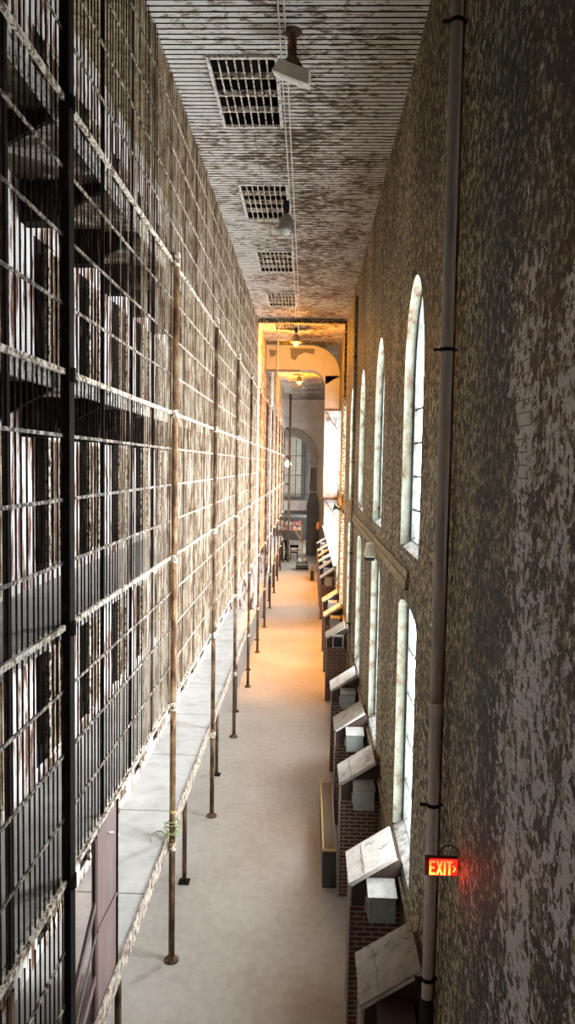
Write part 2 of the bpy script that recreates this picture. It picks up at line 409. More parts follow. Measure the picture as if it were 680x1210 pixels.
def left_wall():
    m = MB(); c = MB()
    lev = [WALK]+DECKS+[ZC+.1]; cw = BAY/3
    m.face([(XC,-4,0),(XC,YE,0),(XC,YE,WALK),(XC,-4,WALK)])
    n0 = -3
    for t in range(5):
        z0, z1 = lev[t], lev[t+1]; a, b = z0+.16, z0+1.72
        y = Y0+n0*cw
        m.face([(XC,-4,z0),(XC,y,z0),(XC,y,z1),(XC,-4,z1)])
        while y+cw < YE-2.9:
            p, q = y+.30, y+1.10; e = y+cw
            m.face([(XC,y,z0),(XC,p,z0),(XC,p,z1),(XC,y,z1)]); m.face([(XC,q,z0),(XC,e,z0),(XC,e,z1),(XC,q,z1)])
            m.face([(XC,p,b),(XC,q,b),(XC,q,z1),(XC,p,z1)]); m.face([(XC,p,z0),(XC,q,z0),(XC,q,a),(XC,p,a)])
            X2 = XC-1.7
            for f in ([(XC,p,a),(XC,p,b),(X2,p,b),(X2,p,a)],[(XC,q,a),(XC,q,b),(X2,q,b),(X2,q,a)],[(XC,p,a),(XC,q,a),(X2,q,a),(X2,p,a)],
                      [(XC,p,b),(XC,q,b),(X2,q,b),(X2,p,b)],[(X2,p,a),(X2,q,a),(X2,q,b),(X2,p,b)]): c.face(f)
            y = e
        m.face([(XC,y,z0),(XC,YE,z0),(XC,YE,z1),(XC,y,z1)])
    struct('wall_left', m, M['plaster'], label='peeling plaster cell fronts behind the bars')
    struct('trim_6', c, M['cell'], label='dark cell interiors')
left_wall()
struct('trim_18', MB().box(XC+.01,XS-.04,-3.9,YE-3,13.38,ZC-.005), M['trim'], label='tan soffit closing the top of the highest gallery')
pb = MB()
for a, b in PIL: pb.box(XC+.02, XS+.01, a, b, WALK, ZC+.01)
struct('trim_7', pb, M['plaster'], label='tall flat pilasters dividing the barred screens')

# cell doors and lock boxes in the nearest bays
def cell_doors():
    cw = BAY/3; proto = None; pbx = None; n = 0
    lev = [WALK]+DECKS
    names = ['walkway level','second level','third level','fourth level','top level']
    for t in range(5):
        for i in range(-1, 12):
            y = Y0+cw*i; z = lev[t]+.16
            if y < 0: continue
            lab = 'rusty barred cell door at the %s, %s cell from the camera' % (names[t], ORD[i])
            loc = (XC+.03, y+.30, z)
            if proto is None:
                proto = thing('cell_door', lab, 'cell door', loc, 'barred cell doors behind the screens')
                df = MB().box(-.02,.02,.30,.36,0,1.55).box(-.02,.02,.76,.80,0,1.55).box(-.02,.02,.36,.76,0,.06).box(-.02,.02,.36,.76,1.49,1.55).build('door_frame', M['rail'], proto)
                for b in range(4): MB().box(-.012,.012,.43+b*.08-.013,.43+b*.08+.013,.06,1.49).build('door_bar', M['bar'], proto)
                for zz in (.42,.80,1.18): MB().box(-.018,-.012,.36,.76,zz-.02,zz+.02).build('cross_strap', M['rail'], proto)
                for zz in (.3,.75,1.2): MB().tube([(.03,.31,zz),(.03,.31,zz+.1)],.018,8).build('hinge', M['rail'], df)
            else: dup(proto, loc, lab)
            if t:
                lab = 'dark cantilever bracket %s from the camera under the %s gallery deck' % ('' + ORD[i], names[t-1].replace(' level',''))
                loc = (XC+.005, y, lev[t]-.095)
                if pbx is None:
                    pbx = thing('deck_bracket', lab, 'bracket', loc, 'cantilever brackets under the gallery decks')
                    MB().hexa([(0,-.11,-.42),(.36,-.11,-.42),(.36,.11,-.42),(0,.11,-.42),(0,-.13,0),(.42,-.13,0),(.42,.13,0),(0,.13,0)]).build('bracket_box', M['black_iron'], pbx, bevel=.006)
                    MB().prism([(.36,-.03,-.34),(.36,-.03,0),(.88,-.03,0),(.88,-.03,-.06)],(0,.06,0)).build('arm', M['black_iron'], pbx)
                else: dup(pbx, loc, lab)
cell_doors()

# ------------------------------------------------------------------ galleries, walkway
names = ['lowest','second lowest','second highest','highest']
for i, z in enumerate(DECKS):
    t = thing('gallery_deck', '%s steel gallery deck behind the barred screens, with a peeling white edge' % names[i], 'gallery deck', (0,0,z), 'gallery decks of the cell block')
    MB().box(XC+.005,XS-.06,-3.9,YE-3,-.03,0).build('deck_slab', M['deck'], t)
    MB().box(XC+.005,XS-.06,-3.9,YE-3,-.09,-.032).build('soffit_plate', M['soffit'], t)
    MB().box(XS-.058,XS-.04,-3.9,YE-3,-.15,.0).box(XS-.08,XS-.06,-3.9,YE-3,-.15,-.1).build('edge_fascia', M['fascia'], t)
    MB().box(XS+.016,XS+.045,-3.9,YE-3,-.035,.015).build('edge_angle', M['rail'], t)
t = thing('walkway', 'pale concrete walkway raised on posts beside the cell block', 'walkway', (0,0,WALK))
MB().box(XC+.01,-2.14,-3.9,YE-4,-.10,0).build('walkway_slab', M['walk'], t)
MB().box(-2.138,-2.12,-3.9,YE-4,-.24,.03).box(-2.16,-2.138,-3.9,YE-4,-.24,-.22).build('edge_channel', M['channel'], t)
MB().box(XC+.01,-2.14,-3.9,YE-4,-.14,-.102).build('soffit_plate', M['soffit'], t)

# barred screens: one panel per bay and gallery
lev = DECKS+[ZC]
barme = {}; railme = None
def hexbar(h, r): return MB().tube([(0,0,0),(0,0,h)], r, 6)
tiers = ['lowest','second','third','top']
for t in range(4):
    z0, z1 = lev[t]+.0, lev[t+1]
    posts = [MB().box(-.018,.018,-.016,.016,0,z1-z0).mesh('post', M[q]) for q in ('black_iron','post')]  # first of each pair: darker near-bay copy with shade in its colour
    rails = [MB().box(.014,.026,.0,BAY,-.015,.015).mesh('rail', M[q]) for q in ('rail_shaded','rail_tan')]
    bars = [hexbar(z1-z0, .0085).mesh('bar', M[q]) for q in ('bar_shaded','bar')]
    for b in range(NB):
        ya = colY[b]
        lab = 'barred screen of the %s gallery tier in the %s bay from the camera' % (tiers[t], ORD[b])
        s = thing('barred_screen', lab, 'barred screen', (XS, ya, z0), 'barred screens enclosing the galleries')
        for q in range(0, 44):
            y = (q+.5)*BAY/44
            if q % 11 == 5 and q > 100: continue
            if inpil(ya+y): continue
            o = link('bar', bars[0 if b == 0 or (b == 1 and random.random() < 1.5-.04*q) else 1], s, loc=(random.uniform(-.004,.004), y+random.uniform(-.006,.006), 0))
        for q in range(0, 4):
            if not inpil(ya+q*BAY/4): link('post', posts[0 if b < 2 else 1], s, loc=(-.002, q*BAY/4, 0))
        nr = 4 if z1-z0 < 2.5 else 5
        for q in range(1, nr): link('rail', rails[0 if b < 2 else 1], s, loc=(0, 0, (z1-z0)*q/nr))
# lower screen of the nearest bay, between the walkway and the lowest gallery
s = thing('barred_screen', 'dark barred screen standing on the walkway below the lowest gallery, nearest bay', 'barred screen', (XS, Y0, WALK), 'barred screens enclosing the galleries')
for q in range(20, 44):
    MB().tube([(0,0,0),(0,0,1.96)],.0085,6).build('bar', M['bar_shaded'], s, loc=(0,(q+.5)*BAY/44,0))
for z in (.5,1.0,1.5): MB().box(.014,.03,1.5,BAY,z-.015,z+.015).build('rail', M['rail_shaded'], s)
MB().box(-.018,.018,3.56,3.60,0,1.96).build('post', M['post'], s)

# full-height pipe columns and short walkway posts
for i in range(1, NB+1):
    y = colY[i]; near = i == 1
    lab = ['thick black column in the left foreground, in front of the bars','rusty orange pipe column with a green cord coiled on it'][i-1] if i < 3 else '%s rusty pipe column counting from the camera, along the walkway edge' % ORD[i-1]
    t = thing('pipe_column', lab, 'column', (-2.045 if i > 1 else -2.085, y, 0), 'full-height pipe columns')
    r = .05; top = 10.98 if not near else ZC
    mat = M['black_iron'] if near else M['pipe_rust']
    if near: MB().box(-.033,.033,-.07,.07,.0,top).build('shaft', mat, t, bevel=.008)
    else: MB().tube([(0,0,.03),(0,0,WALK)],r,14).build('lower_shaft', M['post'], t, smooth=True); MB().tube([(0,0,WALK),(0,0,top)],r*.95,14).build('shaft', mat if i == 2 else M['pipe_brown'], t, smooth=True)
    MB().lathe([(.0,.0),(.115,.0),(.115,.025),(.07,.05),(.052,.09),(.0,.09)],seg=20).build('foot_flange', M['post'], t, smooth=False)
    for z in [WALK-.1]+DECKS:
        if z == DECKS[-1] and not near: MB().lathe([(0,z-.10),(.065,z-.10),(.065,z+.10),(0,z+.10)],seg=14).build('top_collar', M['rail'], t)
        else: MB().lathe([(0,z-.09),(.064,z-.09),(.064,z+.03),(0,z+.03)],seg=14).build('collar', M['rail'] if not near else M['black_iron'], t)
for i in range(0, NB-1):
    y = 8.42+BAY*i
    t = thing('walkway_post', '%s short dark post under the walkway, counting from the camera' % ORD[i], 'post', (-2.215, y, 0), 'short posts under the walkway')
    MB().tube([(0,0,.02),(0,0,1.845)],.042,12).build('shaft', M['post'], t, smooth=True)
    MB().box(-.10,.10,-.10,.10,0,.022).build('foot_plate', M['black_iron'], t, bevel=.004)
    MB().box(-.05,.05,-.06,.06,1.84,1.858).build('head_plate', M['black_iron'], t)

# cord and strap on the second column
pts = []
for i in range(75):
    a = i*.33; rr = .075+.05*abs(math.sin(i*.21)); pts.append((-2.045+rr*math.cos(a)-.02*(i%7==0), 11.02+rr*math.sin(a), 2.02+.20*math.sin(i*.11)**2+i*.0012))
cd = MB().tube(pts,.008,6)
lp = [(-2.1-.16-.11*math.cos(a*2*PI/24),10.96+.12*math.sin(a*2*PI/24),2.03+.05*math.sin(a*2*PI/24)) for a in range(25)]
cd.tube(lp,.009,6)
tag(cd.build('cord', M['green']), 'green cord coiled around the second pipe column at walkway level', 'cord')
st = MB().lathe([(.052,2.42),(.058,2.42),(.058,2.46),(.052,2.46)],(-2.045,11.02,0),16).lathe([(.052,1.9),(.06,1.9),(.06,1.94),(.052,1.94)],(-2.045,11.02,0),16)
tag(st.build('strap', M['strap']), 'yellow straps tied around the second pipe column', 'strap')

# purple-brown sheet panels below the lowest gallery
t = thing('sheet_panel', 'purple-brown sheet metal panel standing on the walkway under the lowest gallery', 'panel', (-2.165, 7.27, WALK))
sh_ = MB().prism([(0,0,0),(0,.83,0),(0,.83,2.0),(0,0,1.97)],(.012,0,0)).build('sheet', M['purple'], t)
MB().box(-.012,.03,-.02,.02,0,1.99).build('stile', M['housing'], t); MB().box(-.012,.03,.82,.85,0,2.0).build('stile', M['black_iron'], t)
MB().tube([(.03,.02,.95),(.03,.80,.90)],.012,8).build('brace', M['purple'], t)
MB().tube([(.03,.42,1.82),(.035,.62,1.72)],.009,8).build('latch', M['frame'], sh_)
for z in (.7,1.15,1.55): MB().box(.0,.03,.835,.875,z,z+.04).build('hinge', M['frame'], t)
t = thing('mesh_panel', 'dusty see-through panel with diagonal braces between black column and purple sheet', 'panel', (-2.165, 6.36, WALK))
MB().box(-.004,.004,0,.86,0,1.75).build('sheet', M['mesh'], t)
MB().box(-.012,.03,.86,.885,0,1.98).build('stile', M['purple'], t)
MB().prism([(0,0,.62),(0,.86,1.22),(0,.86,1.32),(0,0,.72)],(.03,0,0)).build('brace', M['purple'], t)
MB().prism([(0,0,.05),(0,.86,.42),(0,.86,.52),(0,0,.15)],(.03,0,0)).build('brace', M['purple'], t)
MB().tube([(.03,0,.35),(.03,.86,.95)],.012,8).build('brace', M['edge'], t)

# ------------------------------------------------------------------ brick piers with sloped boards and grey boxes
PY = [7.42, 9.68, 12.85, 15.5, 18.3, 24.0, 27.4, 30.5, 36.9, 40.3, 43.2, 45.8, 48.8, 53.6]
def pier(i, y):
    t = thing('brick_pier', '%s brick pier from the camera, standing against the window wall' % ORD[i], 'brick pier', (0, y, 0), 'brick piers under the windows')
    MB().box(.68,XW-.01,.05,.82,0,1.80).build('brick_body', M['brick'], t)
    MB().hexa([(.70,.06,1.80),(XW-.02,.06,1.80),(XW-.02,.8,1.80),(.70,.8,1.80),(.70,.06,2.11),(XW-.02,.06,2.48),(XW-.02,.8,2.48),(.70,.8,2.11)]).build('dark_housing', M['housing'], t)
    MB().box(.655,.679,.03,.09,0,2.08).build('steel_edge', M['edge'], t)
    b = thing('sloped_board', '%s sloped board from the camera, %s, on a brick pier' % (ORD[i], ['dusty tan with torn scars','pale with a ragged crack','pale with fine cracks','dull tan','clean white with a joint'][i] if i < 5 else 'small and far'), 'sloped board', (.655, y, 2.13), 'sloped boards on the brick piers')
    ang = math.atan2(.41,.63); L = .76
    Mx = Matrix.Rotation(-ang, 4, 'Y')
    bm = M['board_dull'] if i in (0,3,5) else M['board']
    MB().box(0,L,0,.84,0,.022).xf(Mx).build('board_sheet', bm, b)
    MB().box(.26,.268,.02,.82,.022,.026).xf(Mx).build('joint', M['board_dull'], b)
    MB().box(0.02,L,-.004,.012,-.035,.0).xf(Mx).build('lip', M['board'], b)
    if i in (0,1,2):
        c = MB(); random.seed(i+3); yy = .05
        while yy < .72:
            x = .25+random.uniform(-.012,.012); c.tube([(x,yy,.024),(x+random.uniform(-.015,.015),yy+.05,.026),(x+random.uniform(-.01,.01),yy+.09,.024)],.0025,5); yy += .075
        for _ in range(4):
            x = random.uniform(.3,.65); yy = random.uniform(.1,.7)
            c.tube([(x,yy,.024),(x+.05,yy+random.uniform(-.05,.05),.026),(x+.09,yy+random.uniform(-.06,.06),.024)],.003,5)
        c.xf(Mx).build('scar', M['housing'], b)
    if i in (5,): # black screened opening instead of a box
        q = thing('screened_opening', 'small black screened opening with pale frame on the sixth brick pier', 'vent', (1.05, y-.0, 1.95), None)
        MB().box(-.17,.2,-.02,.05,-.14,.30).build('frame', M['edge'], q); MB().box(-.13,.15,-.026,-.018,-.10,.24).build('screen', M['tyre'], q)
        return
    x0 = .90
    e = thing('metal_box', 'grey metal box with a dusty lid mounted on the %s brick pier from the camera' % ORD[i], 'metal box', (x0 if i else .83, y-.3105, 1.80), 'grey metal boxes on the brick piers')
    m = M['boxgrey'] if i != 0 else M['tyre']
    bb = MB().box(0,.36,0,.36,0,.33).build('box_body', m, e, bevel=.008)
    MB().hexa([(-.01,-.012,.345),(.38,-.012,.345),(.38,.36,.40),(-.01,.36,.40),(-.01,-.012,.362),(.38,-.012,.362),(.38,.36,.418),(-.01,.36,.418)]).build('lid', M['boxtop'] if i else M['housing'], bb)
    MB().box(-.03,0,.08,.2,.10,.24).build('hinge', M['edge'], bb)
for i, y in enumerate(PY): pier(i, y)

# long low case with yellow edge on the floor
def case(y, x, L, lab):
    t = thing('display_case', lab, 'display case', (x, y, 0), 'long low cases beside the piers')
    MB().box(0,.25,0,L,0,.70).build('case_body', M['case'], t, bevel=.006)
    MB().box(.02,.23,.02,L-.02,.70,.72).build('case_top', M['glassdark'], t)
    MB().box(-.008,.022,-.012,L,.70,.76).build('edge_trim', M['yellow'], t)
    MB().box(.236,.25,-.012,L,.70,.76).build('edge_trim', M['edge'], t)
    MB().box(.022,.236,-.012,.012,.71,.75).build('end_trim', M['yellow'], t)
case(13.15,.385,2.95,'long narrow case with a yellow edge on the floor beside the third brick pier')
case(49.5,.20,2.0,'small far case with a yellow edge beside the cart')

# ------------------------------------------------------------------ downpipes on the right wall
def downpipe(x, y, zt, zb, r, lab, split=None):
    t = thing('downpipe', lab, 'downpipe', (x, y, 0), 'downpipes on the right wall')
    if split:
        MB().tube([(0,0,split),(0,0,zt)],r,16).build('upper_pipe', M['greypipe'], t, smooth=True)
        MB().tube([(0,0,zb),(0,0,split)],r*.97,16).build('lower_pipe', M['greypipe2'], t, smooth=True)
        MB().lathe([(0,split-.06),(r*1.16,split-.06),(r*1.16,split+.06),(0,split+.06)],seg=16).build('coupling', M['greypipe2'], t)
        MB().tube([(0,0,zb-.75),(0,0,zb-.1),(0,0,zb+.03)],[r*1.25,r*1.25,r*1.15],14).build('boot', M['tyre'], t)
        cl = (12.0,9.0,4.55,2.75); MB().tube([(.075,.03,zb),(.075,.03,zt)],.012,8).build('conduit', M['post'], t)
    else:
        MB().tube([(0,0,zb),(0,0,zt)],r,12).build('upper_pipe', M['trim'], t, smooth=True); cl = (11.2,8.0,5.2,3.0)
    for z in cl:
        MB().lathe([(r*.9,z-.018),(r*1.12,z-.018),(r*1.12,z+.018),(r*.9,z+.018)],seg=16).box(-r*2.2,-r*.9,-.012,.012,z-.012,z+.012).box(r*.5,XW-x-.004,-.012,.012,z-.012,z+.012).build('clamp', M['black_iron'], t)
downpipe(1.285,7.05,ZC,2.52,.058,'thick grey downpipe on the right wall behind the exit sign',5.52)
downpipe(1.335,22.4,13.0,1.4,.045,'thin tan downpipe farther along the right wall between windows')

# ------------------------------------------------------------------ EXIT sign
t = thing('exit_sign', 'glowing red EXIT sign projecting from the right wall in front of the downpipe', 'exit sign', (1.225, 6.22, 4.38))
w, h = .145, .082
MB().box(-w,w,.0,.05,-h,h).build('housing', M['exitbody'], t, bevel=.006)
ef = MB().box(-w*.72,w*.97,-.006,.0,-h*.9,h*.9).build('face', M['exitface'], t)
def stroke(mb, a, b, wd):
    a = Vector((a[0],0,a[1])); b = Vector((b[0],0,b[1])); d = (b-a).normalized(); n = Vector((-d.z,0,d.x))*wd/2
    mb.prism([a-n,b-n,b+n,a+n],(0,-.006,0))
H = .125; zb = -.065; wd = .017
def letter(name, x, strokes):
    mb = MB()
    for s_ in strokes:
        a, b = s_[0], s_[1]; q = s_[2] if len(s_) > 2 else wd
        stroke(mb, (x+a[0], zb+a[1]), (x+b[0], zb+b[1]), q)
    mb.build(name, M['exitletter'], ef, loc=(0,-.0065,0))
letter('letter_e', -.098, [((0,0),(0,H)),((0,.0085),(.045,.0085)),((0,H/2),(.036,H/2),.014),((0,H-.0085),(.045,H-.0085))])
letter('letter_x', -.038, [((0,0),(.042,H)),((.042,0),(0,H))])
letter('letter_i', .028, [((0,0),(0,H))])
letter('letter_t', .052, [((.018,0),(.018,H-.01)),((-.008,H-.0085),(.044,H-.0085))])
mb = MB(); stroke(mb,(.102,.028-.01),(.122,0-.01),.009); stroke(mb,(.102,-.028-.01),(.122,0-.01),.009)
mb.build('chevron', M['exitletter'], ef, loc=(0,-.0065,0))
MB().tube([(-.02+.10*(1-math.cos(PI*a/12))*.9, .03, h+.10*math.sin(PI*a/12)*1.0) for a in range(13)],.007,8).build('conduit', M['tyre'], t)
MB().box(w-.002,XW-1.225,.015,.04,-.03,.03).build('bracket', M['exitbody'], t)
L = D.lights.new('exit_light','POINT'); L.energy = 1.6; L.color = (1,.10,.06); L.shadow_soft_size = .06
o = D.objects.new('exit_light', L); COL.objects.link(o); o.location = (1.27,6.12,4.38)

# ------------------------------------------------------------------ lamps under the ceiling
cx = -.52
def conduit():
    t = thing('ceiling_conduit', 'pair of thin pale conduits running along the ceiling past the lamps', 'conduit', (0,0,0))
    for dx in (0,.075):
        MB().tube([(-.50+dx,-3,ZC-.02),(-.50+dx,9.4,ZC-.02),(-.56+dx*1.3,22,ZC-.02),(-.70+dx*1.6,34,ZC-.02),(-.75+dx*1.6,60,ZC-.02)],.011,8).build('conduit_run', M['wire'], t)
    MB().tube([(-1.06,13.0,ZC-.015),(-1.06,21.5,ZC-.015)],.006,6).build('wire', M['post'], t)
conduit()
t = thing('floodlight', 'cream floodlight with a black bracket hanging from the ceiling beside the nearest grille', 'floodlight', (-.33, 10.0, ZC))
MB().lathe([(0,.03),(.12,.03),(.13,-.02),(.06,-.05),(.06,-.32),(.12,-.42),(.16,-.49),(0,-.49)],seg=18).build('mount', M['post'], t, smooth=True)
Mr = Matrix.Translation((.02,-.05,-.56)) @ Matrix.Rotation(math.radians(21),4,'Y') @ Matrix.Rotation(math.radians(14),4,'X')
MB().hexa([(-.26,-.15,-.09),(.26,-.15,-.09),(.26,.15,-.09),(-.26,.15,-.09),(-.21,-.12,.08),(.21,-.12,.08),(.21,.12,.08),(-.21,.12,.08)]).xf(Mr).build('lamp_housing', M['shade'], t, bevel=.01)
MB().box(-.22,.22,-.125,.125,-.1,-.088).xf(Mr).build('lens', M['frame'], t)
MB().prism([(-.18,.13,.05),(.18,.13,.05),(.12,.13,.14),(-.12,.13,.14)],(0,.03,0)).xf(Mr).build('yoke', M['tyre'], t)
def pendant(x, y, zb, lab, lit):
    t = thing('pendant_lamp', lab, 'pendant lamp', (x, y, ZC), 'dome lamps along the ceiling')
    z = zb-ZC
    MB().box(-.06,.06,-.06,.06,z+.40,-.0).build('mount', M['tyre'], t, bevel=.006) if z+.40 < -.03 else MB().tube([(0,0,z+.3),(0,0,-.0)],.03,10).build('mount', M['tyre'], t)
    k = min(1, (-z-.03)/.36)
    q = 1.1 if lit else 1.; prof = [(a*q,b) for a,b in [(.05,z+.36*k),(.10,z+.33*k),(.15,z+.22*k),(.175,z+.08*k),(.20,z),(.19,z),(.165,z+.08*k),(.14,z+.2*k),(.04,z+.30*k)]]
    MB().lathe(prof, seg=24).build('shade', M['bell'], t, smooth=True)
    dz = z-.07 if lit else z
    MB().lathe([(0,dz-.10),(.07,dz-.07),(.10,dz-.0),(.08,dz+.08),(.03,dz+.14),(.02,z+.25),(0,z+.25)],seg=18).build('bulb', M['bulb'] if lit else M['frame'], t, smooth=True)
    return t
pendant(-.60,16.1,12.93,'unlit grey bell-shaped lamp hanging near the second ceiling grille',False)
pendant(-.66,30.7,12.98,'glowing orange dome lamp hanging in front of the white duct',True)
pendant(-.75,46.5,13.15,'glowing orange dome lamp beyond the white duct, the farther one',True)
def light(kind, name, loc, e, col, size=.08, **kw):
    l = D.lights.new(name, kind); l.energy = e; l.color = col; l.shadow_soft_size = size
    for k_, v_ in kw.items(): setattr(l, k_, v_)
    ob = D.objects.new(name, l); COL.objects.link(ob); ob.location = loc; return ob
OR = (1.,.35,.0)
for y, z, e in ((30.7,12.85,900),(46.5,12.95,800)):
    light('POINT','sodium_glow',(-.68,y,z-.10),620,OR)
    light('SPOT','sodium_downlight',(-.68,y,z-.16),e*15,OR,.1,spot_size=math.radians(70),spot_blend=.9)

# iron rib across the ceiling where the bay of the duct begins
struct('trim_8', MB().box(XS,XW,28.85,29.05,ZC-.17,ZC+.02).box(XW-.09,XW+.01,28.85,29.1,0,ZC-.17), M['wall'], label='rib across the ceiling before the white duct')

# ------------------------------------------------------------------ white duct
t = thing('air_duct', 'large white air duct crossing the aisle and curving down the right wall', 'air duct', (0, 34.0, 0))
yd = .85
MB().box(-2.1,-.05,0,yd,12.28,13.40).build('horizontal_run', M['duct'], t)
oc, ic = [], []
for a in range(13):
    th = PI/2*a/12; oc.append((-.05+1.38*math.sin(th),0,12.02+1.38*math.cos(th))); ic.append((-.05+.72*math.sin(th)*.97,0,11.62+.66*math.cos(th)))
MB().prism(oc+ic[::-1],(0,yd,0)).build('elbow', M['duct'], t)
MB().box(.66,1.33,0,yd,6.35,12.03).build('vertical_run', M['duct'], t)
MB().box(.72,1.33,.05,yd-.05,5.05,6.35).build('lower_run', M['duct'], t)
MB().prism([(.66,0,5.05),(1.33,0,5.05),(1.33,0,3.2),(1.2,0,3.2)],(0,yd,0)).build('sloping_hood', M['duct'], t)
for z in (10.3,8.6,7.5,5.05): MB().box(.645,1.345,-.015,yd+.015,z-.02,z+.02).build('seam_band', M['edge'], t)
MB().box(.5,XW,-.06,-.02,6.30,6.40).box(.6,XW,-.06,-.02,10.42,10.50).build('bracket', M['post'], t)
for a, b in (((.7,10.45),(1.34,9.5)),((.75,6.3),(1.34,5.5))):
    MB().prism([(a[0],-.05,a[1]),(b[0],-.05,b[1]),(b[0],-.05,b[1]-.07),(a[0],-.05,a[1]-.07)],(0,.03,0)).build('bracket', M['post'], t)
pt = MB()
for q in ([(-1.98,13.2),(-1.6,13.15),(-1.7,12.9),(-1.9,12.85)],[(-1.0,13.28),(.15,13.25),(.1,13.0),(-.3,13.08),(-.6,12.95),(-.75,12.7),(-.95,12.8)],
          [(.70,10.15),(.95,10.1),(.9,9.95),(.74,9.9)],[(1.05,10.15),(1.3,10.15),(1.25,9.8),(1.15,9.7)]):
    pt.prism([(x,-.008,z) for x, z in q],(0,.006,0))
pt.box(-2.08,-.5,-.03,.0,12.2,12.29)
pt.build('bare_patch', M['ductpatch'], t)
MB().tube([(-1.55,-.15,13.58),(-1.55,-.15,12.25)],.03,8).build('hanger', M['shade'], t)

# horn loudspeaker
t = thing('horn_speaker', 'small black horn loudspeaker on the right wall beside the duct', 'loudspeaker', (1.30,30.2,6.1))
Mh = Matrix.Rotation(math.radians(-75),4,'Y')
MB().lathe([(.03,0),(.05,.12),(.10,.22),(.16,.28),(.15,.28),(.08,.2),(.0,.1)],seg=16,M=Mh).build('horn', M['tyre'], t)
MB().box(-.05,.07,-.03,.03,-.04,.03).build('bracket', M['tyre'], t)
# box lamp on the ledge
t = thing('wall_lamp', 'pale box lamp with a black underside on the ledge between windows', 'wall lamp', (XW-.12,14.6,6.1))
MB().hexa([(-.13,-.2,-.02),(.08,-.2,-.02),(.08,.2,-.02),(-.13,.2,-.02),(-.08,-.16,.24),(.08,-.16,.24),(.08,.16,.24),(-.08,.16,.24)]).build('lamp_housing', M['cream'], t, bevel=.01)
MB().box(-.12,.07,-.18,.18,-.09,-.022).build('lens_hood', M['tyre'], t)

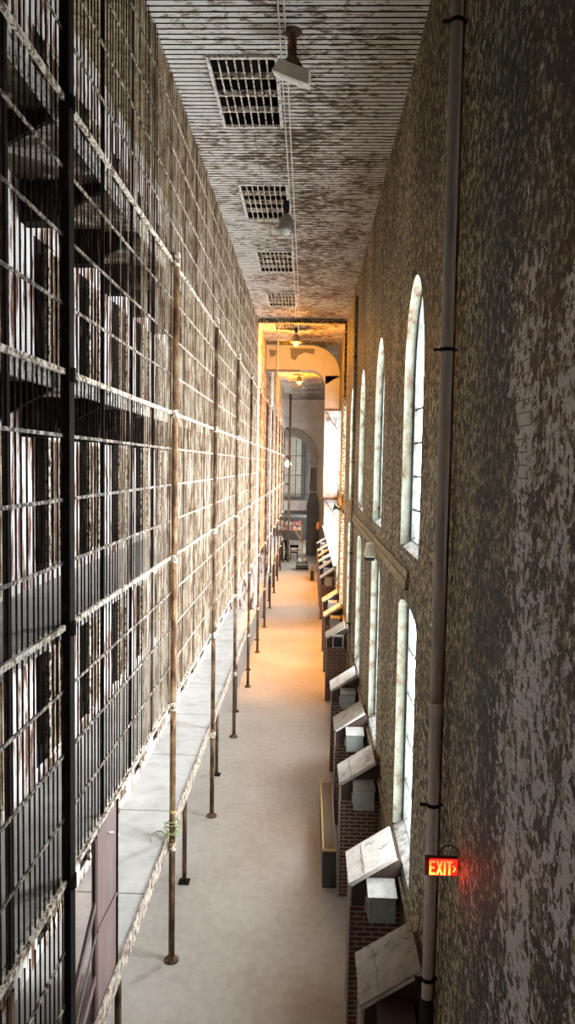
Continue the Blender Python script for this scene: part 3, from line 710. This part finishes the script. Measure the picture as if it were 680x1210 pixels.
# ------------------------------------------------------------------ end wall, arched opening, hall beyond
AX, AZ, RI = -1.65, 8.75, 1.62
def end_wall():
    m = MB(); X0, X1 = -6.0, XW+.4; zs = 4.75; a, b = AX-RI, AX+RI
    m.face([(X0,YE,0),(a,YE,0),(a,YE,ZC+.1),(X0,YE,ZC+.1)]); m.face([(b,YE,0),(X1,YE,0),(X1,YE,ZC+.1),(b,YE,ZC+.1)])
    n = 20; arc = [(AX+RI*math.cos(PI*i/n), AZ+RI*math.sin(PI*i/n)) for i in range(n+1)]
    for p, q in zip(arc[:-1], arc[1:]): m.face([(p[0],YE,p[1]),(q[0],YE,q[1]),(q[0],YE,ZC+.1),(p[0],YE,ZC+.1)])
    m.face([(a,YE,3.75),(b,YE,3.75),(b,YE,zs),(a,YE,zs)])
    r = MB()
    pts = [(b,zs)]+arc+[(a,zs)]
    for p, q in zip(pts[:-1], pts[1:]): r.face([(p[0],YE,p[1]),(q[0],YE,q[1]),(q[0],YE+.5,q[1]),(p[0],YE+.5,p[1])])
    r.face([(a,YE,zs),(b,YE,zs),(b,YE+.5,zs),(a,YE+.5,zs)]); r.face([(b,YE,0),(b,YE+.5,0),(b,YE+.5,3.75),(b,YE,3.75)]); r.face([(a,YE,3.75),(b,YE,3.75),(b,YE+.5,3.75),(a,YE+.5,3.75)])
    struct('wall_end', m, M['endwall'])
    struct('trim_9', r, M['stone'], label='reveals of the end wall openings')
    # arch band, pilaster, lintel
    ro = RI+.72; band = MB()
    for i in range(n):
        q = [PI*i/n, PI*(i+1)/n]
        P = [(AX+rr*math.cos(tt), AZ+rr*math.sin(tt)) for rr, tt in ((RI,q[0]),(ro,q[0]),(ro,q[1]),(RI,q[1]))]
        band.prism([(x,YE-.22,z) for x, z in P],(0,.22,0))
    struct('trim_10', band, M['stone'], label='grey stone arch over the end window')
    pl = MB().box(b-.02,b+.80,YE-.30,YE,8.35,8.75).box(b+.06,b+.72,YE-.24,YE,7.7,8.35).hexa([(b+.06,YE-.24,7.9),(b+.72,YE-.24,7.9),(b+.72,YE,7.9),(b+.06,YE,7.9),(b-.02,YE-.3,8.35),(b+.80,YE-.3,8.35),(b+.8,YE,8.35),(b-.02,YE,8.35)])
    struct('trim_11', pl, M['stone'], label='stone capital beside the end window')
    sh = MB().box(b+.10,b+.68,YE-.20,YE,5.6,7.7).box(b+.02,b+.72,YE-.25,YE,5.9,6.2).hexa([(b-.15,YE-.5,4.4),(b+.95,YE-.5,4.4),(b+.95,YE,4.4),(b-.15,YE,4.4),(b+.1,YE-.22,5.5),(b+.7,YE-.22,5.5),(b+.7,YE,5.5),(b+.1,YE,5.5)]).box(b-.15,b+.95,YE-.5,YE,0,4.4)
    struct('trim_12', sh, M['darkstone'], label='dark stone pier below the capital')
    struct('trim_13', MB().box(a,b+.1,YE-.15,YE,4.62,4.78), M['frame'], label='white sill of the end window')
    struct('trim_14', MB().box(a,b,YE-.1,YE,3.55,3.9).box(b-.12,b-.0,YE-.1,YE+.1,0,3.55), M['darkstone'], label='dark frame of the end doorway')
    w = MB()
    for x in (-1.2,-.4): w.box(x-.03,x+.03,YE+.2,YE+.26,zs,AZ+1.45)
    for z in (5.3,7.0,8.7): w.box(a,b,YE+.2,YE+.26,z-.03,z+.03)
    wo = w.build('window_100', M['darkstone']); wo['kind'] = 'structure'
    MB().face([(p[0],YE+.23,p[1]) for p in pts]).build('pane', M['hallglass'], wo)
    # hall behind
    h = MB().face([(-6,YE+13,0),(XW+3,YE+13,0),(XW+3,YE+13,12),(-6,YE+13,12)]).face([(-6,YE,0),(-6,YE+13,0),(-6,YE+13,12),(-6,YE,12)])
    h.face([(XW+3,YE,0),(XW+3,YE+13,0),(XW+3,YE+13,12),(XW+3,YE,12)]).face([(-6,YE,12),(XW+3,YE,12),(XW+3,YE+13,12),(-6,YE+13,12)])
    struct('wall_hall', h, M['stone'])
    struct('trim_17', MB().box(-6,XW+3,YE+12.5,YE+12.9,0,4.6), M['case'], label='added dark sheet across the lower hall')  # added sheet, its near-black colour keeps the doorway dim
    struct('trim_15', MB().box(-.75,-.05,YE+1.2,YE+1.5,4.5,11), M['darkstone'], label='dark upright pier behind the end window')
    struct('trim_16', MB().box(-6,XW+3,YE+4,YE+4.3,3.0,4.3), M['darkstone'], label='dark gallery beam in the hall')
end_wall()
HL = light('AREA','hall_light',(-1.5,YE+7,11.5),200,(1,.93,.82)); HL.data.size = 5
t = thing('globe_lamp', 'warm globe lamp glowing behind the end window glass', 'lamp', (-2.0,YE+3.0,8.0))
MB().lathe([(0,-.30),(.18,-.24),(.30,-.05),(.28,.12),(.12,.28),(0,.3)],seg=18).build('globe', M['warmbulb'], t, smooth=True)
MB().tube([(0,0,.28),(0,0,4.0)],.02,8).build('stem', M['post'], t)
# gallery frame at the far end
t = thing('steel_gantry', 'tall dark steel frame with three arms in front of the end window', 'steel frame', (-1.62,59.0,0))
MB().box(-.09,.09,-.09,.09,0,ZC).build('upright', M['post'], t)
for z in (6.45,8.65,10.9): MB().prism([(-.42,-.05,z),(-.08,-.05,z),(-.08,-.05,z-.35),(-.2,-.05,z-.15),(-.42,-.05,z-.12)],(0,.1,0)).build('arm', M['post'], t)
# cart, table, chair, shelves at the far end
t = thing('utility_cart', 'low dark utility cart with two pale seat backs parked at the aisle end', 'cart', (-.42,54.4,0))
MB().hexa([(-.44,0,.16),(.44,0,.16),(.44,1.3,.16),(-.44,1.3,.16),(-.42,.08,.56),(.42,.08,.56),(.44,1.3,.5),(-.44,1.3,.5)]).build('body', M['darkgreen'], t, bevel=.03)
MB().box(-.38,.38,-.02,.06,.38,.47).build('front_panel', M['boxgrey'], t, bevel=.01)
for x in (-.2,.22): MB().lathe([(0,.52),(.15,.53),(.17,.62),(.15,.78),(.07,.86),(0,.87)],(x,.55,0),14).build('seat_back', M['cream'], t, smooth=True)
for x in (-.42,.42):
    for y in (.22,1.05): MB().tube([(x-.05,y,.16),(x+.05,y,.16)],.16,16).build('wheel', M['tyre'], t)
MB().box(-.46,.46,-.06,.0,.1,.2).build('bumper', M['tyre'], t)
t = thing('table', 'dark table in front of the end doorway', 'table', (-2.1,60.0,0))
MB().box(-.5,.45,-.4,.4,1.52,1.66).build('table_top', M['black_iron'], t, bevel=.01)
for x in (-.1,.25): MB().tube([(x,0,.05),(x+.06,0,.8),(x,0,1.54)],[.09,.08,.14],10).build('leg', M['black_iron'], t)
MB().box(-.3,.4,-.25,.25,0,.05).build('base', M['black_iron'], t)
t = thing('chair', 'dark metal chair beside the table near the doorway', 'chair', (-1.15,60.2,0))
MB().box(-.3,.3,-.25,.25,.62,.7).build('seat', M['black_iron'], t); MB().box(-.36,.36,.2,.26,1.0,1.25).build('backrest', M['black_iron'], t)
for x in (-.27,.27):
    for y in (-.22,.22): MB().tube([(x*1.1,y,0),(x,y,.64)],.03,8).build('leg', M['black_iron'], t)
    MB().tube([(x,.22,.66),(x*1.1,.23,1.1)],.03,8).build('back_post', M['black_iron'], t)
t = thing('shelf_unit', 'dark shelf unit seen through the end doorway', 'shelf', (-1.6,66.5,0))
for z in (.05,1.9,2.35): MB().box(-1.4,1.0,0,.4,z,z+.06).build('shelf_board', M['wood'], t)
for x in (-1.4,.94): MB().box(x,x+.06,0,.4,0,2.4).build('upright', M['wood'], t)
cols = ['cream','red','boxtop','wood','board','red','cream','orange','boxtop','board']
lab = ['white','red','pale grey','brown','white','red','white','orange','pale grey','white']
random.seed(5)
for i in range(10):
    for z in (1.96,2.41):
        j = (i*3+int(z*2)) % 10; hh = random.uniform(.25,.40)
        x = -2.95+i*.23
        tag(MB().prism([(x,66.6,z),(x+.17,66.6,z),(x+.17,66.6,z+hh*.8),(x+.085,66.6,z+hh),(x,66.6,z+hh*.8)],(0,.2,0)).build('parcel', M[cols[j]]),
            '%s parcel on the %s shelf beyond the end doorway, %s from the left' % (lab[j], 'upper' if z > 2 else 'lower', ['first',*ORD[1:]][i]), 'parcel', 'parcels on the shelves in the hall')
t = thing('leaning_plank', 'brown wooden plank leaning in the end doorway', 'plank', (-.8,65.5,0))
MB().prism([(-.5,0,2.0),(-.35,0,2.1),(.42,0,.9),(.3,0,.75)],(0,.1,0)).build('plank_board', M['wood'], t)
MB().box(.26,.36,-.02,.12,0,.85).build('prop', M['wood'], t)
t = thing('orange_sack', 'orange bag hanging on the window wall above the farthest boards', 'bag', (.75,56.0,2.95))
MB().lathe([(0,.0),(.12,.03),(.15,.2),(.11,.5),(.04,.58),(0,.58)],seg=12).build('bag_body', M['orange'], t, smooth=True); MB().tube([(0,0,.56),(.3,0,.9),(.63,0,.92)],.02,6).build('strap', M['orange'], t)

# ------------------------------------------------------------------ daylight
w = D.worlds.new('overcast'); SC.world = w; w.use_nodes = True
bg = w.node_tree.nodes['Background']; bg.inputs[0].default_value = (.96,.975,1.0,1); bg.inputs[1].default_value = 22.0
for yc in WC:
    for z0, za in ((ZU0,ZUA),(ZL0,ZL1)):
        l = D.lights.new('portal','AREA'); l.shape = 'RECTANGLE'; l.size = 2*WH; l.size_y = za-z0; l.cycles.is_portal = True
        ob = D.objects.new('window_portal', l); COL.objects.link(ob); ob.location = (XW+.30, yc, (z0+za)/2)
        ob.rotation_euler = Matrix(((0,0,1),(-1,0,0),(0,-1,0))).to_euler() if False else (PI/2,0,PI/2)

# ------------------------------------------------------------------ camera
F = 860.; CX, CY = 340., 605.; VPX, VPY = 366., 550.; ROLL = -.017
f = Vector((VPX-CX, VPY-CY, F)).normalized()
d = Vector((ROLL, 1, 0)); d.z = -(d.x*f.x+d.y*f.y)/f.z; d.normalize()
r = d.cross(f)
cam = D.cameras.new('camera'); co = D.objects.new('camera', cam); COL.objects.link(co); SC.camera = co
# columns: camera right, up, back expressed in world axes (world X = r, Y = f, Z = -d in image axes)
def wv(v): return Vector((r.dot(v), f.dot(v), -d.dot(v)))
cr, cu, cb = wv(Vector((1,0,0))), wv(Vector((0,-1,0))), wv(Vector((0,0,-1)))
co.matrix_world = Matrix(((cr.x,cu.x,cb.x,0),(cr.y,cu.y,cb.y,0),(cr.z,cu.z,cb.z,EYE),(0,0,0,1)))
cam.sensor_fit = 'VERTICAL'; cam.sensor_height = 24; cam.lens = 24*F/1210.; cam.clip_start = .05; cam.clip_end = 300

SC.view_settings.view_transform = 'Standard'; SC.view_settings.look = 'None'; SC.view_settings.gamma = 1
SC.view_settings.use_curve_mapping = False; SC.view_settings.exposure = 0.22
SC.cycles.use_denoising = True; SC.cycles.max_bounces = 14; SC.cycles.diffuse_bounces = 8; SC.cycles.transparent_max_bounces = 16
SC.cycles.sample_clamp_indirect = 10
